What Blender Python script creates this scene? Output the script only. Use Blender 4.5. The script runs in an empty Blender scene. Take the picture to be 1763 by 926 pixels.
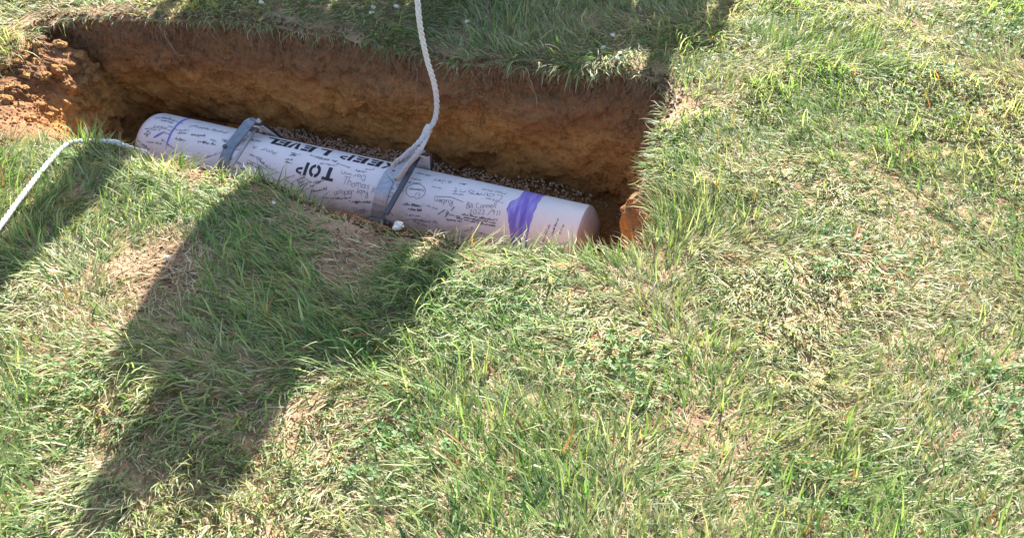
import bpy, bmesh, math, random
import numpy as np
from mathutils import Vector, Matrix

random.seed(7)
rng = np.random.default_rng(11)
R = math.radians
scene = bpy.context.scene
col = scene.collection

# ------------------------------------------------------------------ camera
cd = bpy.data.cameras.new('camera')
cam = bpy.data.objects.new('camera', cd)
col.objects.link(cam)
cd.sensor_width = 36.0
cd.lens = 36.0 * 1700.0 / 1763.0
cd.clip_start = 0.05
cd.clip_end = 2000.0
cam.location = (0, 0, 1.7)
cam.rotation_euler = (R(50), 0, 0)
scene.camera = cam

# ------------------------------------------------------------------ sky and sun
SUN_EL, SUN_AZ = 31.0, 14.0            # azimuth clockwise from +Y (beyond the hole, to the right)
world = bpy.data.worlds.new('World')
scene.world = world
world.use_nodes = True
wn = world.node_tree
bg = wn.nodes['Background']
sky = wn.nodes.new('ShaderNodeTexSky')
sky.sky_type = 'NISHITA'
sky.sun_disc = False
sky.sun_elevation = R(SUN_EL)
sky.sun_rotation = R(SUN_AZ)
sky.air_density = 1.0
sky.dust_density = 1.5
wn.links.new(sky.outputs[0], bg.inputs[0])
bg.inputs[1].default_value = 0.085
sd = bpy.data.lights.new('sun', 'SUN')
sd.energy = 5.0
sd.angle = R(0.53)
sd.color = (1.0, 0.96, 0.90)
sun = bpy.data.objects.new('sun', sd)
col.objects.link(sun)
_d = Vector((-math.sin(R(SUN_AZ)) * math.cos(R(SUN_EL)), -math.cos(R(SUN_AZ)) * math.cos(R(SUN_EL)), -math.sin(R(SUN_EL))))
sun.rotation_euler = _d.to_track_quat('-Z', 'Y').to_euler()
sun.location = (1, 5, 6)
vs = scene.view_settings
vs.view_transform = 'Standard'
vs.look = 'None'
vs.gamma = 1.0
vs.exposure = 2.25
vs.use_curve_mapping = False

# ------------------------------------------------------------------ helpers
def tag(o, label=None, cat=None, group=None, kind=None):
    if label: o['label'] = label
    if cat: o['category'] = cat
    if group: o['group'] = group
    if kind: o['kind'] = kind
    return o

def mesh_np(name, verts, faces, mat=None, smooth=False, parent=None):
    """faces: (n,k) array with k = 3 or 4"""
    me = bpy.data.meshes.new(name)
    verts = np.asarray(verts, dtype=np.float32)
    faces = np.asarray(faces, dtype=np.int32)
    n, k = faces.shape
    me.vertices.add(len(verts))
    me.vertices.foreach_set('co', verts.ravel())
    me.loops.add(n * k)
    me.loops.foreach_set('vertex_index', faces.ravel())
    me.polygons.add(n)
    me.polygons.foreach_set('loop_start', np.arange(0, n * k, k, dtype=np.int32))
    me.polygons.foreach_set('loop_total', np.full(n, k, dtype=np.int32))
    if smooth:
        me.polygons.foreach_set('use_smooth', np.ones(n, dtype=bool))
    me.update(calc_edges=True)
    if mat: me.materials.append(mat)
    o = bpy.data.objects.new(name, me)
    col.objects.link(o)
    if parent: o.parent = parent
    return o

def from_bm(name, bm, mat=None, smooth=False, parent=None):
    me = bpy.data.meshes.new(name)
    bmesh.ops.recalc_face_normals(bm, faces=bm.faces[:])
    if smooth:
        for f in bm.faces: f.smooth = True
    bm.to_mesh(me); bm.free()
    if mat: me.materials.append(mat)
    o = bpy.data.objects.new(name, me)
    col.objects.link(o)
    if parent: o.parent = parent
    return o

def empty(name, loc, rz=0.0):
    o = bpy.data.objects.new(name, None)
    o.empty_display_size = 0.1
    col.objects.link(o)
    o.location = loc
    o.rotation_euler = (0, 0, rz)
    return o

# value noise -------------------------------------------------------
def _hash(ix, iy, iz, seed):
    h = (ix.astype(np.int64) * 374761393 + iy.astype(np.int64) * 668265263 + iz.astype(np.int64) * 2147483647 + seed * 1274126177) & 0xFFFFFFFF
    h = ((h ^ (h >> 13)) * 1274126177) & 0xFFFFFFFF
    h = ((h ^ (h >> 16)) * 2246822519) & 0xFFFFFFFF
    return ((h ^ (h >> 15)) & 0xFFFFFF) / float(0xFFFFFF)

def vnoise(x, y, z=None, seed=0):
    x = np.asarray(x, float); y = np.asarray(y, float)
    z = np.zeros_like(x) if z is None else np.asarray(z, float)
    ix, iy, iz = np.floor(x), np.floor(y), np.floor(z)
    fx, fy, fz = x - ix, y - iy, z - iz
    fx = fx * fx * (3 - 2 * fx); fy = fy * fy * (3 - 2 * fy); fz = fz * fz * (3 - 2 * fz)
    def c(a, b, d): return _hash(ix + a, iy + b, iz + d, seed)
    l = lambda a, b, t: a + (b - a) * t
    v0 = l(l(c(0, 0, 0), c(1, 0, 0), fx), l(c(0, 1, 0), c(1, 1, 0), fx), fy)
    v1 = l(l(c(0, 0, 1), c(1, 0, 1), fx), l(c(0, 1, 1), c(1, 1, 1), fx), fy)
    return l(v0, v1, fz) * 2 - 1

def fbm(x, y, z=None, seed=0, octs=4, gain=0.5):
    s = 0; a = 1.0; f = 1.0; t = 0
    for i in range(octs):
        s = s + a * vnoise(np.asarray(x) * f, np.asarray(y) * f, None if z is None else np.asarray(z) * f, seed + i * 17)
        t += a; a *= gain; f *= 2.03
    return s / t

def sstep(a, b, x):
    t = np.clip((x - a) / (b - a), 0, 1)
    return t * t * (3 - 2 * t)

# materials -----------------------------------------------------------
class Mat:
    def __init__(self, name):
        self.m = bpy.data.materials.new(name)
        self.m.use_nodes = True
        self.t = self.m.node_tree
        self.b = self.t.nodes['Principled BSDF']
        self.out = self.t.nodes['Material Output']
    def n(self, typ, **kw):
        nd = self.t.nodes.new(typ)
        for k, v in kw.items():
            if k.startswith('i_'): nd.inputs[k[2:].replace('_', ' ')].default_value = v
            else: setattr(nd, k, v)
        return nd
    def l(self, a, b): self.t.links.new(a, b)
    def coord(self, kind='Object'): return self.n('ShaderNodeTexCoord').outputs[kind]
    def noise(self, vec, scale, detail=4, rough=0.55, dist=0.0):
        nd = self.n('ShaderNodeTexNoise')
        nd.inputs['Scale'].default_value = scale; nd.inputs['Detail'].default_value = detail
        nd.inputs['Roughness'].default_value = rough; nd.inputs['Distortion'].default_value = dist
        self.l(vec, nd.inputs['Vector'])
        return nd.outputs['Fac']
    def ramp(self, fac, stops):
        nd = self.n('ShaderNodeValToRGB')
        e = nd.color_ramp.elements
        while len(e) < len(stops): e.new(0.5)
        for el, (p, c) in zip(e, stops):
            el.position = p; el.color = (*c, 1) if len(c) == 3 else c
        self.l(fac, nd.inputs[0])
        return nd.outputs[0]
    def mix(self, fac, a, b, mode='MIX'):
        nd = self.n('ShaderNodeMix', data_type='RGBA', blend_type=mode)
        for v, s in ((fac, 0), (a, 6), (b, 7)):
            if hasattr(v, 'links'): self.l(v, nd.inputs[s])
            elif isinstance(v, (int, float)): nd.inputs[s].default_value = v
            else: nd.inputs[s].default_value = (*v, 1)
        return nd.outputs[2]
    def bump(self, h, strength=0.5, dist=0.01):
        nd = self.n('ShaderNodeBump')
        nd.inputs['Strength'].default_value = strength; nd.inputs['Distance'].default_value = dist
        self.l(h, nd.inputs['Height']); self.l(nd.outputs[0], self.b.inputs['Normal'])
    def set(self, color=None, rough=None, metal=None, spec=None):
        if color is not None:
            if hasattr(color, 'links'): self.l(color, self.b.inputs['Base Color'])
            else: self.b.inputs['Base Color'].default_value = (*color, 1)
        if rough is not None:
            if hasattr(rough, 'links'): self.l(rough, self.b.inputs['Roughness'])
            else: self.b.inputs['Roughness'].default_value = rough
        if metal is not None: self.b.inputs['Metallic'].default_value = metal
        if spec is not None: self.b.inputs['Specular IOR Level'].default_value = spec
        return self.m

def m_wall():
    k = Mat('dug_soil'); c = k.coord()
    sep = k.n('ShaderNodeSeparateXYZ'); k.l(c, sep.inputs[0])
    big = k.noise(c, 3.0, 5, 0.6, 0.4)
    fine = k.noise(c, 38.0, 6, 0.7)
    # strata height, disturbed by noise
    ma = k.n('ShaderNodeMath', operation='MULTIPLY_ADD'); k.l(big, ma.inputs[0]); ma.inputs[1].default_value = 0.26; k.l(sep.outputs[2], ma.inputs[2])
    mr = k.n('ShaderNodeMapRange'); k.l(ma.outputs[0], mr.inputs[0])
    mr.inputs[1].default_value = -0.36; mr.inputs[2].default_value = 0.14; mr.inputs[3].default_value = 0; mr.inputs[4].default_value = 1
    strata = k.ramp(mr.outputs[0], [(0.0, (.28, .122, .038)), (0.14, (.38, .168, .050)), (0.34, (.57, .278, .082)), (0.50, (.54, .258, .080)), (0.64, (.39, .190, .080)), (0.82, (.28, .146, .072)), (1.0, (.19, .104, .056))])
    mp = k.n('ShaderNodeMapping'); k.l(c, mp.inputs[0]); mp.inputs['Scale'].default_value = (1.0, 1.0, 2.2); mp.inputs['Rotation'].default_value = (0.0, R(24), 0)
    streak = k.noise(mp.outputs[0], 5.0, 6, 0.65, 0.6)
    s2 = k.ramp(streak, [(0.3, (.62, .58, .55)), (0.5, (1, 1, 1)), (0.72, (1.32, 1.28, 1.2))])
    a = k.mix(0.7, strata, s2, 'MULTIPLY')
    f2 = k.ramp(fine, [(0.28, (.42, .38, .34)), (0.45, (.9, .88, .86)), (0.6, (1.05, 1.05, 1.05)), (0.8, (1.5, 1.46, 1.4))])
    a = k.mix(0.85, a, f2, 'MULTIPLY')
    pit_shade = k.ramp(k.noise(c, 13, 5, 0.75, 1.2), [(0.30, (.35, .30, .27)), (0.40, (1, 1, 1))])  # shade of small pits put into the colour as dark spots
    a = k.mix(0.8, a, pit_shade, 'MULTIPLY')
    wob = k.n('ShaderNodeVectorMath', operation='MULTIPLY_ADD'); wn_ = k.n('ShaderNodeTexNoise'); wn_.inputs['Scale'].default_value = 20; k.l(c, wn_.inputs['Vector'])
    k.l(wn_.outputs['Color'], wob.inputs[0]); wob.inputs[1].default_value = (.05, .05, .05); k.l(c, wob.inputs[2])
    vo = k.n('ShaderNodeTexVoronoi', feature='DISTANCE_TO_EDGE'); vo.inputs['Scale'].default_value = 42; k.l(wob.outputs[0], vo.inputs['Vector'])
    crk = k.ramp(vo.outputs['Distance'], [(0.0, (.38, .34, .31)), (0.09, (1, 1, 1))])
    a = k.mix(k.ramp(k.noise(c, 7, 3, 0.6), [(0.48, (0, 0, 0)), (0.62, (.75, .75, .75))]), a, k.mix(1.0, a, crk, 'MULTIPLY'))
    a = k.mix(k.ramp(k.noise(c, 75, 3, 0.6), [(0.66, (0, 0, 0)), (0.74, (.5, .5, .5))]), a, (.55, .42, .28))
    k.bump(k.mix(0.5, fine, k.noise(c, 110, 5, 0.7)), 1.0, 0.022)
    return k.set(a, 0.95, spec=0.15)

def m_clay():
    k = Mat('loose_clay'); c = k.coord()
    n1 = k.noise(c, 14, 5, 0.65); n2 = k.noise(c, 90, 4, 0.7)
    a = k.ramp(n1, [(0.25, (.24, .118, .042)), (0.5, (.36, .190, .070)), (0.75, (.47, .270, .115))])
    b = k.ramp(n2, [(0.3, (.65, .62, .6)), (0.6, (1.1, 1.1, 1.1))])
    k.bump(n2, 0.6, 0.006)
    return k.set(k.mix(0.7, a, b, 'MULTIPLY'), 0.95, spec=0.15)

def m_ground():
    k = Mat('lawn_soil'); c = k.coord()
    n1 = k.noise(c, 5.0, 6, 0.62); n2 = k.noise(c, 70, 5, 0.7); n3 = k.noise(c, 1.1, 4, 0.55)
    soil = k.ramp(n1, [(0.28, (.15, .095, .055)), (0.5, (.27, .18, .11)), (0.72, (.40, .29, .19))])
    b = k.ramp(n2, [(0.3, (.55, .53, .5)), (0.62, (1.15, 1.13, 1.1))])
    near = k.mix(0.8, soil, b, 'MULTIPLY')
    far = k.ramp(k.noise(c, 9.0, 6, 0.7), [(0.3, (.030, .050, .014)), (0.5, (.055, .085, .025)), (0.7, (.11, .12, .05))])
    # turf takes over beyond the part of the lawn that is grown blade by blade
    ln = k.n('ShaderNodeVectorMath', operation='DISTANCE'); k.l(c, ln.inputs[0]); ln.inputs[1].default_value = (0, 2.6, 0)
    mr = k.n('ShaderNodeMapRange'); k.l(ln.outputs['Value'], mr.inputs[0]); mr.inputs[1].default_value = 2.3; mr.inputs[2].default_value = 3.2
    a = k.mix(mr.outputs[0], near, far)
    k.bump(n2, 0.8, 0.01)
    return k.set(a, 0.95, spec=0.15)

def m_plain(name, color, rough=0.6, metal=0.0, var=0.15, scale=20.0, spec=0.5, bump=0.0):
    k = Mat(name); c = k.coord()
    n = k.noise(c, scale, 5, 0.6)
    lo = tuple(x * (1 - var) for x in color); hi = tuple(min(1, x * (1 + var)) for x in color)
    if bump: k.bump(n, bump, 0.004)
    return k.set(k.ramp(n, [(0.3, lo), (0.7, hi)]), rough, metal, spec)

def m_grass():
    k = Mat('grass_blade')
    at = k.n('ShaderNodeAttribute', attribute_name='tint')
    dif = k.b
    dif.inputs['Roughness'].default_value = 0.55
    dif.inputs['Specular IOR Level'].default_value = 0.35
    k.l(at.outputs[0], dif.inputs['Base Color'])
    tr = k.n('ShaderNodeBsdfTranslucent')
    tc = k.mix(1.0, at.outputs[0], (1.35, 1.42, 0.75), 'MULTIPLY')
    k.l(tc, tr.inputs[0])
    mx = k.n('ShaderNodeMixShader'); mx.inputs[0].default_value = 0.48
    k.l(dif.outputs[0], mx.inputs[1]); k.l(tr.outputs[0], mx.inputs[2]); k.l(mx.outputs[0], k.out.inputs[0])
    return k.m

def m_pvc():
    k = Mat('white_plastic'); c = k.coord()
    n = k.noise(c, 3.5, 5, 0.6, 0.3); n2 = k.noise(c, 26, 5, 0.65)
    a = k.ramp(n, [(0.25, (.77, .735, .73)), (0.6, (.84, .805, .80)), (0.85, (.87, .84, .83))])
    d = k.ramp(n2, [(0.24, (.74, .66, .58)), (0.40, (1, 1, 1))])
    # soil dust rubbed on near the bottom and in blotches
    sep = k.n('ShaderNodeSeparateXYZ'); k.l(c, sep.inputs[0])
    ad = k.n('ShaderNodeMath', operation='MULTIPLY_ADD'); k.l(n2, ad.inputs[0]); ad.inputs[1].default_value = -.16; k.l(sep.outputs[2], ad.inputs[2])
    dust = k.ramp(ad.outputs[0], [(0.02, (.75, .75, .75)), (0.10, (0, 0, 0))])
    a = k.mix(dust, a, (.45, .33, .22))
    return k.set(k.mix(0.6, a, d, 'MULTIPLY'), 0.42, spec=0.4)

def m_cap():
    k = Mat('cap_plastic'); c = k.coord()
    n2 = k.noise(c, 18, 5, 0.65)
    return k.set(k.ramp(n2, [(0.25, (.36, .27, .25)), (0.6, (.46, .36, .335))]), 0.6, spec=0.3)

def m_purple():
    k = Mat('purple_primer'); c = k.coord()
    mp = k.n('ShaderNodeMapping'); k.l(c, mp.inputs[0]); mp.inputs['Scale'].default_value = (38, 5, 5)
    n = k.noise(mp.outputs[0], 2.0, 5, 0.6, 0.6)
    a = k.ramp(n, [(0.25, (.13, .09, .46)), (0.48, (.22, .17, .62)), (0.64, (.38, .33, .73)), (0.82, (.62, .57, .79))])
    return k.set(a, 0.32, spec=0.5)

def m_galv():
    k = Mat('galvanised_steel'); c = k.coord()
    v = k.n('ShaderNodeTexVoronoi'); v.inputs['Scale'].default_value = 160; k.l(c, v.inputs['Vector'])
    n = k.noise(c, 30, 4, 0.6)
    a = k.mix(0.5, k.ramp(v.outputs['Color'], [(0.2, (.36, .40, .44)), (0.8, (.56, .60, .64))]), k.ramp(n, [(0.3, (.34, .37, .41)), (0.7, (.58, .62, .66))]))
    return k.set(a, 0.42, 0.45)

def m_galv_dull():
    k = Mat('dull_galvanised_steel'); c = k.coord()
    n = k.noise(c, 40, 4, 0.6)
    return k.set(k.ramp(n, [(0.3, (.21, .23, .26)), (0.7, (.34, .37, .40))]), 0.45, 0.7)

def m_rope():
    k = Mat('rope_fibre'); c = k.coord()
    n = k.noise(c, 120, 5, 0.75)
    k.bump(n, 0.35, 0.002)
    return k.set(k.ramp(n, [(0.3, (.50, .47, .43)), (0.7, (.76, .73, .70))]), 0.6, spec=0.3)

M = dict(wall=m_wall(), clay=m_clay(), ground=m_ground(), grass=m_grass(), pvc=m_pvc(), cap=m_cap(), purple=m_purple(), galv=m_galv(), galvd=m_galv_dull(), rope=m_rope(),
         ink=m_plain('marker_ink', (.11, .11, .14), 0.5, var=0.3, scale=60),
         faint=m_plain('faded_marker_ink', (.30, .30, .36), 0.5, var=0.3, scale=60),
         paint=m_plain('black_stencil_paint', (.018, .018, .026), 0.5, var=0.4, scale=45),
         dark=m_plain('dark_steel', (.13, .13, .14), 0.45, 0.7),
         grey=m_plain('grey_steel_rod', (.36, .37, .39), 0.45, 0.3),
         rustend=m_plain('dull_brown_steel', (.16, .13, .12), 0.55, 0.5),
         white=m_plain('white_steel', (.66, .64, .62), 0.45, var=0.1),  # whitish tone of the lugs' far straps
         gravel=m_plain('pea_gravel', (.50, .30, .19), 0.9, var=0.5, scale=45, spec=0.2),
         stone=m_plain('white_stone', (.66, .58, .50), 0.9, var=0.3, scale=60, spec=0.2),
         chip=m_plain('dry_wood_chip', (.36, .24, .14), 0.9, var=0.25, scale=50, spec=0.1),
         root=m_plain('root_fibre', (.31, .20, .12), 0.9, var=0.35, scale=30, spec=0.1))

# ------------------------------------------------------------------ the hole: rim and bottom outlines (metres)
CTRL = [  # rim (x, y), bottom (x, y); anticlockwise from the far left corner, seen from above this runs far -> right -> near -> left
    ((-1.785, 3.500), (-1.515, 3.590)), ((-1.52, 3.545), (-1.38, 3.585)), ((-1.28, 3.525), (-1.20, 3.535)), ((-1.05, 3.495), (-1.01, 3.480)),
    ((-0.78, 3.415), (-0.77, 3.395)), ((-0.49, 3.325), (-0.49, 3.285)), ((-0.25, 3.235), (-0.25, 3.180)), ((0.0, 3.180), (0.0, 3.105)),
    ((0.24, 3.145), (0.22, 3.050)), ((0.43, 3.095), (0.37, 2.970)), ((0.525, 2.995), (0.405, 2.890)), ((0.465, 2.72), (0.375, 2.72)),
    ((0.425, 2.48), (0.325, 2.60)), ((0.405, 2.24), (0.285, 2.48)), ((0.30, 2.085), (0.18, 2.585)), ((0.13, 2.075), (0.08, 2.622)),
    ((-0.01, 2.110), (-0.03, 2.663)), ((-0.17, 2.160), (-0.18, 2.719)), ((-0.30, 2.205), (-0.30, 2.764)), ((-0.41, 2.235), (-0.41, 2.805)),
    ((-0.54, 2.315), (-0.54, 2.853)), ((-0.71, 2.420), (-0.71, 2.917)), ((-0.88, 2.505), (-0.88, 2.980)), ((-1.06, 2.555), (-1.06, 3.047)),
    ((-1.20, 2.590), (-1.22, 3.106)), ((-1.32, 2.625), (-1.33, 3.11)), ((-1.47, 2.675), (-1.43, 3.12)), ((-1.64, 2.715), (-1.485, 3.14)), ((-1.80, 2.765), (-1.505, 3.18)),
    ((-1.885, 2.90), (-1.515, 3.24)), ((-1.875, 3.06), (-1.52, 3.32)), ((-1.81, 3.20), (-1.525, 3.40)), ((-1.775, 3.34), (-1.525, 3.50))]
FLOOR_Z = -0.475

def closed_spline(pts, n):
    P = np.array(pts, float); N = len(P)
    out = []
    seg = np.linspace(0, N, n, endpoint=False)
    i = np.floor(seg).astype(int); t = (seg - i)[:, None]
    p0, p1, p2, p3 = P[(i - 1) % N], P[i % N], P[(i + 1) % N], P[(i + 2) % N]
    return 0.5 * ((2 * p1) + (-p0 + p2) * t + (2 * p0 - 5 * p1 + 4 * p2 - p3) * t ** 2 + (-p0 + 3 * p1 - 3 * p2 + p3) * t ** 3)

NR_ = 1200
both = closed_spline([a + b for a, b in CTRL], NR_)
rim = both[:, :2].copy(); bot = both[:, 2:].copy()
tang = np.roll(rim, -1, 0) - np.roll(rim, 1, 0)
tang /= np.linalg.norm(tang, axis=1)[:, None]
outw = np.stack([-tang[:, 1], tang[:, 0]], 1)          # outward horizontal normal (loop runs clockwise)
cen = rim.mean(0)
if ((rim - cen) * outw).sum() < 0: outw = -outw
rim += outw * (fbm(rim[:, 0] * 9, rim[:, 1] * 9, seed=3, octs=4) * 0.028)[:, None]

def rim_dist(x, y):
    """signed distance to the rim outline (negative inside the hole)"""
    x = np.asarray(x, float); y = np.asarray(y, float)
    P = rim[::6]; Q = np.roll(P, -1, 0)
    d2 = np.full(x.shape, 1e9); ins = np.zeros(x.shape, bool)
    for a, b in zip(P, Q):
        ab = b - a
        t = np.clip(((x - a[0]) * ab[0] + (y - a[1]) * ab[1]) / (ab @ ab), 0, 1)
        d2 = np.minimum(d2, (x - a[0] - ab[0] * t) ** 2 + (y - a[1] - ab[1] * t) ** 2)
        c = ((a[1] > y) != (b[1] > y)) & (x < (b[0] - a[0]) * (y - a[1]) / (b[1] - a[1] + 1e-12) + a[0])
        ins ^= c
    d = np.sqrt(d2)
    return np.where(ins, -d, d)

TERR = ((-1.80, 2.98), 0.36, 0.205)                     # bare lumpy step at the left end of the hole
def terrace(x, y):
    (cx, cy), rx, ry = TERR
    u = x - cx; v = y - cy
    d = np.sqrt((u / rx) ** 2 + ((v + 0.2 * u) / ry) ** 2) + 0.16 * fbm(x * 7, y * 7, seed=44)
    # crumbled soil along the left rim
    left = sstep(-1.66, -1.74, x) * sstep(.075, .03, np.abs(x + 1.83 - .3 * (y - 3.05) * (y > 3.05)) + .04 * fbm(x * 12, y * 12, seed=46)) * sstep(2.80, 2.9, y) * sstep(3.5, 3.4, y)
    strip = left * 0
    # crumbled lip at the right end, beside the end cap
    lip = sstep(1.1, .7, np.sqrt(((x - .445) / .065) ** 2 + ((y - 2.33) / .16) ** 2) + .2 * fbm(x * 10, y * 10, seed=48))
    lip2 = sstep(1.1, .7, np.sqrt(((x - .57) / .07) ** 2 + ((y - 2.94) / .06) ** 2) + .2 * fbm(x * 10, y * 10, seed=48))
    return np.maximum(np.maximum(left, strip), np.maximum(lip * .25, lip2 * .2))
def ground_z(x, y, rd=None):
    x = np.asarray(x, float); y = np.asarray(y, float)
    z = 0.020 * fbm(x * 1.6, y * 1.6, seed=5, octs=3) + 0.009 * fbm(x * 9, y * 9, seed=8, octs=3)
    t = terrace(x, y)
    z = z - t * t * 0.02 + t ** 3 * (0.05 * np.abs(fbm(x * 9, y * 9, seed=21, octs=5, gain=0.68)) - .01)
    if rd is not None:
        z = z - 0.022 * np.exp(-np.clip(rd, 0, None) / 0.035)
    far = np.clip((np.hypot(x, y - 2.6) - 6) / 6, 0, 1)
    return z * (1 - far)

# ---- ground sheet: rings from the rim out to the horizon
radii = np.concatenate([[0, .006, .014, .025], np.arange(.04, 1.9, .022), np.geomspace(1.9, 900, 42)])
dirs = rim - cen
dirs /= np.linalg.norm(dirs, axis=1)[:, None]
blend = np.clip(radii / 0.5, 0, 1)
rows = []
for rad, bl in zip(radii, blend):
    dd = outw * (1 - bl) + dirs * bl
    dd /= np.linalg.norm(dd, axis=1)[:, None]
    # widen the smoothing of normals with distance so rings do not cross
    kw = int(4 + 60 * bl)
    ker = np.ones(2 * kw + 1) / (2 * kw + 1)
    sm = np.stack([np.convolve(np.concatenate([dd[-kw:, j], dd[:, j], dd[:kw, j]]), ker, 'valid') for j in (0, 1)], 1)
    sm /= np.linalg.norm(sm, axis=1)[:, None]
    rows.append(rim + sm * rad)
G = np.stack(rows)                                       # (rings, NR_, 2)
rdist = np.repeat(radii[:, None], NR_, 1)
GZ = ground_z(G[..., 0], G[..., 1], rdist)
gv = np.concatenate([G, GZ[..., None]], 2).reshape(-1, 3)
nr = len(radii)
ii, jj = np.meshgrid(np.arange(nr - 1), np.arange(NR_), indexing='ij')
a = ii * NR_ + jj; b = ii * NR_ + (jj + 1) % NR_
gf = np.stack([a, b, b + NR_, a + NR_], -1).reshape(-1, 4)
ground = mesh_np('ground', gv, gf, M['ground'], True)
tag(ground, kind='structure')
# bare clay shows on the terrace
ground.data.materials.append(M['clay'])
fc = gv[gf].mean(1)
mi = (terrace(fc[:, 0], fc[:, 1]) > 0.35).astype(np.int32)
ground.data.polygons.foreach_set('material_index', mi)

# ---- walls of the hole
NW = 116
tt = np.linspace(0, 1, NW) ** 1.05
W = np.zeros((NW, NR_, 3))
rim_z = GZ[0]
lcol = sstep(-1.50, -1.70, rim[:, 0]) * sstep(3.47, 3.36, rim[:, 1])
for i, t in enumerate(tt):
    p = rim * (1 - t) + bot * t
    te = t ** (1 + 1.0 * lcol)                               # the left end is a ramp that steepens downward
    z = rim_z * (1 - te) + (FLOOR_Z - 0.02) * te
    x, y = p[:, 0], p[:, 1]
    amp = min(1.0, t / 0.06)
    leftw = sstep(-1.25, -1.5, x)
    d = 0.036 * fbm(x * 3.6, y * 3.6, z * 5.5, seed=31, octs=3)
    cr = fbm(x * 7, y * 7, z * 9, seed=33, octs=3)
    d += 0.030 * sstep(.16, .34, cr) - 0.012 * sstep(-.15, -.35, cr)                    # spalled pockets and lumps
    d += 0.020 * fbm(x * 11, y * 11, z * 15, seed=36, octs=4, gain=0.62)
    d += (0.011 + 0.020 * sstep(0.5, 0.1, t)) * fbm(x * 34, y * 30, z * 34, seed=41, octs=3, gain=0.65)
    # bucket scrapes: long shallow grooves that drift down the wall
    d += 0.010 * np.abs(vnoise(x * 1.3 + z * 2.2, y * 1.3, z * 15 + x * 9, seed=52)) * sstep(0.3, 0.6, t)
    d += 0.016 * vnoise(np.cumsum(np.hypot(*(rim - np.roll(rim, 1, 0)).T)) * 7.5 + z * 1.5, z * 1.2, seed=57) * sstep(.08, .3, t)
    d += leftw * 0.045 * np.abs(fbm(x * 6.5, y * 6.5, z * 7, seed=66, octs=4, gain=.65)) - leftw * .012
    d += leftw * 0.022 * fbm(x * 13, y * 13, z * 13, seed=61, octs=4, gain=0.6)
    d += 0.022 * math.sin(math.pi * min(1, t / 0.3)) * (1 if t < 0.3 else 0)      # undercut beneath the sod
    p = p + outw * (d * amp)[:, None]
    W[i] = np.concatenate([p, z[:, None]], 1)
wv = W.reshape(-1, 3)
ii, jj = np.meshgrid(np.arange(NW - 1), np.arange(NR_), indexing='ij')
a = ii * NR_ + jj; b = ii * NR_ + (jj + 1) % NR_
wf = np.stack([a, a + NR_, b + NR_, b], -1).reshape(-1, 4)
wall = mesh_np('excavation_wall', wv, wf, M['wall'], True)
tag(wall, kind='structure')

# ---- floor of the hole
bmf = bmesh.new()
vsb = [bmf.verts.new((p[0] + o[0] * .05, p[1] + o[1] * .05, FLOOR_Z)) for p, o in zip(bot[::6], outw[::6])]
bmf.faces.new(vsb)
fl = from_bm('excavation_floor', bmf, M['wall'])
tag(fl, kind='structure')
if fl.data.polygons[0].normal.z < 0: fl.data.flip_normals()

# ------------------------------------------------------------------ the capsule: a sealed plastic pipe
L0 = np.array([-1.4392, 3.3382, -0.45]); AX = np.array([.9371, -.349, 0]); NN = np.array([-.349, -.9371, 0])
PR, PLEN = 0.1309, 1.804
capsule = empty('pipe_capsule', tuple(L0 + AX * PLEN / 2 - np.array([0, 0, PR])), math.atan2(-.349, .9371))
tag(capsule, 'long white plastic pipe capsule covered in handwritten names lying in the hole', 'pipe capsule')
def loc(s, n, u): return (s - PLEN / 2, -n, u + PR)         # along the pipe, toward the near side, up
def wrap(s, t, off=0.0):
    ph = -t / PR
    return loc(s, (PR + off) * math.sin(ph), (PR + off) * math.cos(ph))

def lathe(name, prof, mat, parent, seg=72):
    bm = bmesh.new(); rings = []
    for s, r in prof:
        if r < 1e-5: rings.append([bm.verts.new(loc(s, 0, 0))]); continue
        rings.append([bm.verts.new(loc(s, r * math.sin(2 * math.pi * k / seg), r * math.cos(2 * math.pi * k / seg))) for k in range(seg)])
    for A, B in zip(rings[:-1], rings[1:]):
        for k in range(seg):
            k2 = (k + 1) % seg
            if len(A) == 1: bm.faces.new((A[0], B[k], B[k2]))
            elif len(B) == 1: bm.faces.new((A[k], B[0], A[k2]))
            else: bm.faces.new((A[k], B[k], B[k2], A[k2]))
    return from_bm(name, bm, mat, True, parent)

lathe('pipe_wall', [(0.05 + i * (PLEN - 0.053) / 40, PR) for i in range(41)], M['pvc'], capsule)
capprof = [(0, 0.0)] + [(0.052 * (1 - math.sin(q)), PR - 0.055 + 0.055 * math.cos(q)) for q in [R(a_) for a_ in (88, 75, 60, 45, 30, 18, 8, 0)]]
capr = [(PLEN - 0.006, PR - .0003), (PLEN + .001, PR - .0016), (PLEN + .007, PR - .006), (PLEN + .020, PR - .022), (PLEN + .033, PR - .045), (PLEN + .041, PR - .075), (PLEN + .044, PR - .1), (PLEN + .045, 0)]
o = lathe('end_cap', [(s * 1.0 - 0.002, r) for s, r in capprof], M['pvc'], capsule)
o = lathe('end_cap', capr, M['cap'], capsule); o['label'] = 'dull pinkish domed end cap at the near right end'
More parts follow.
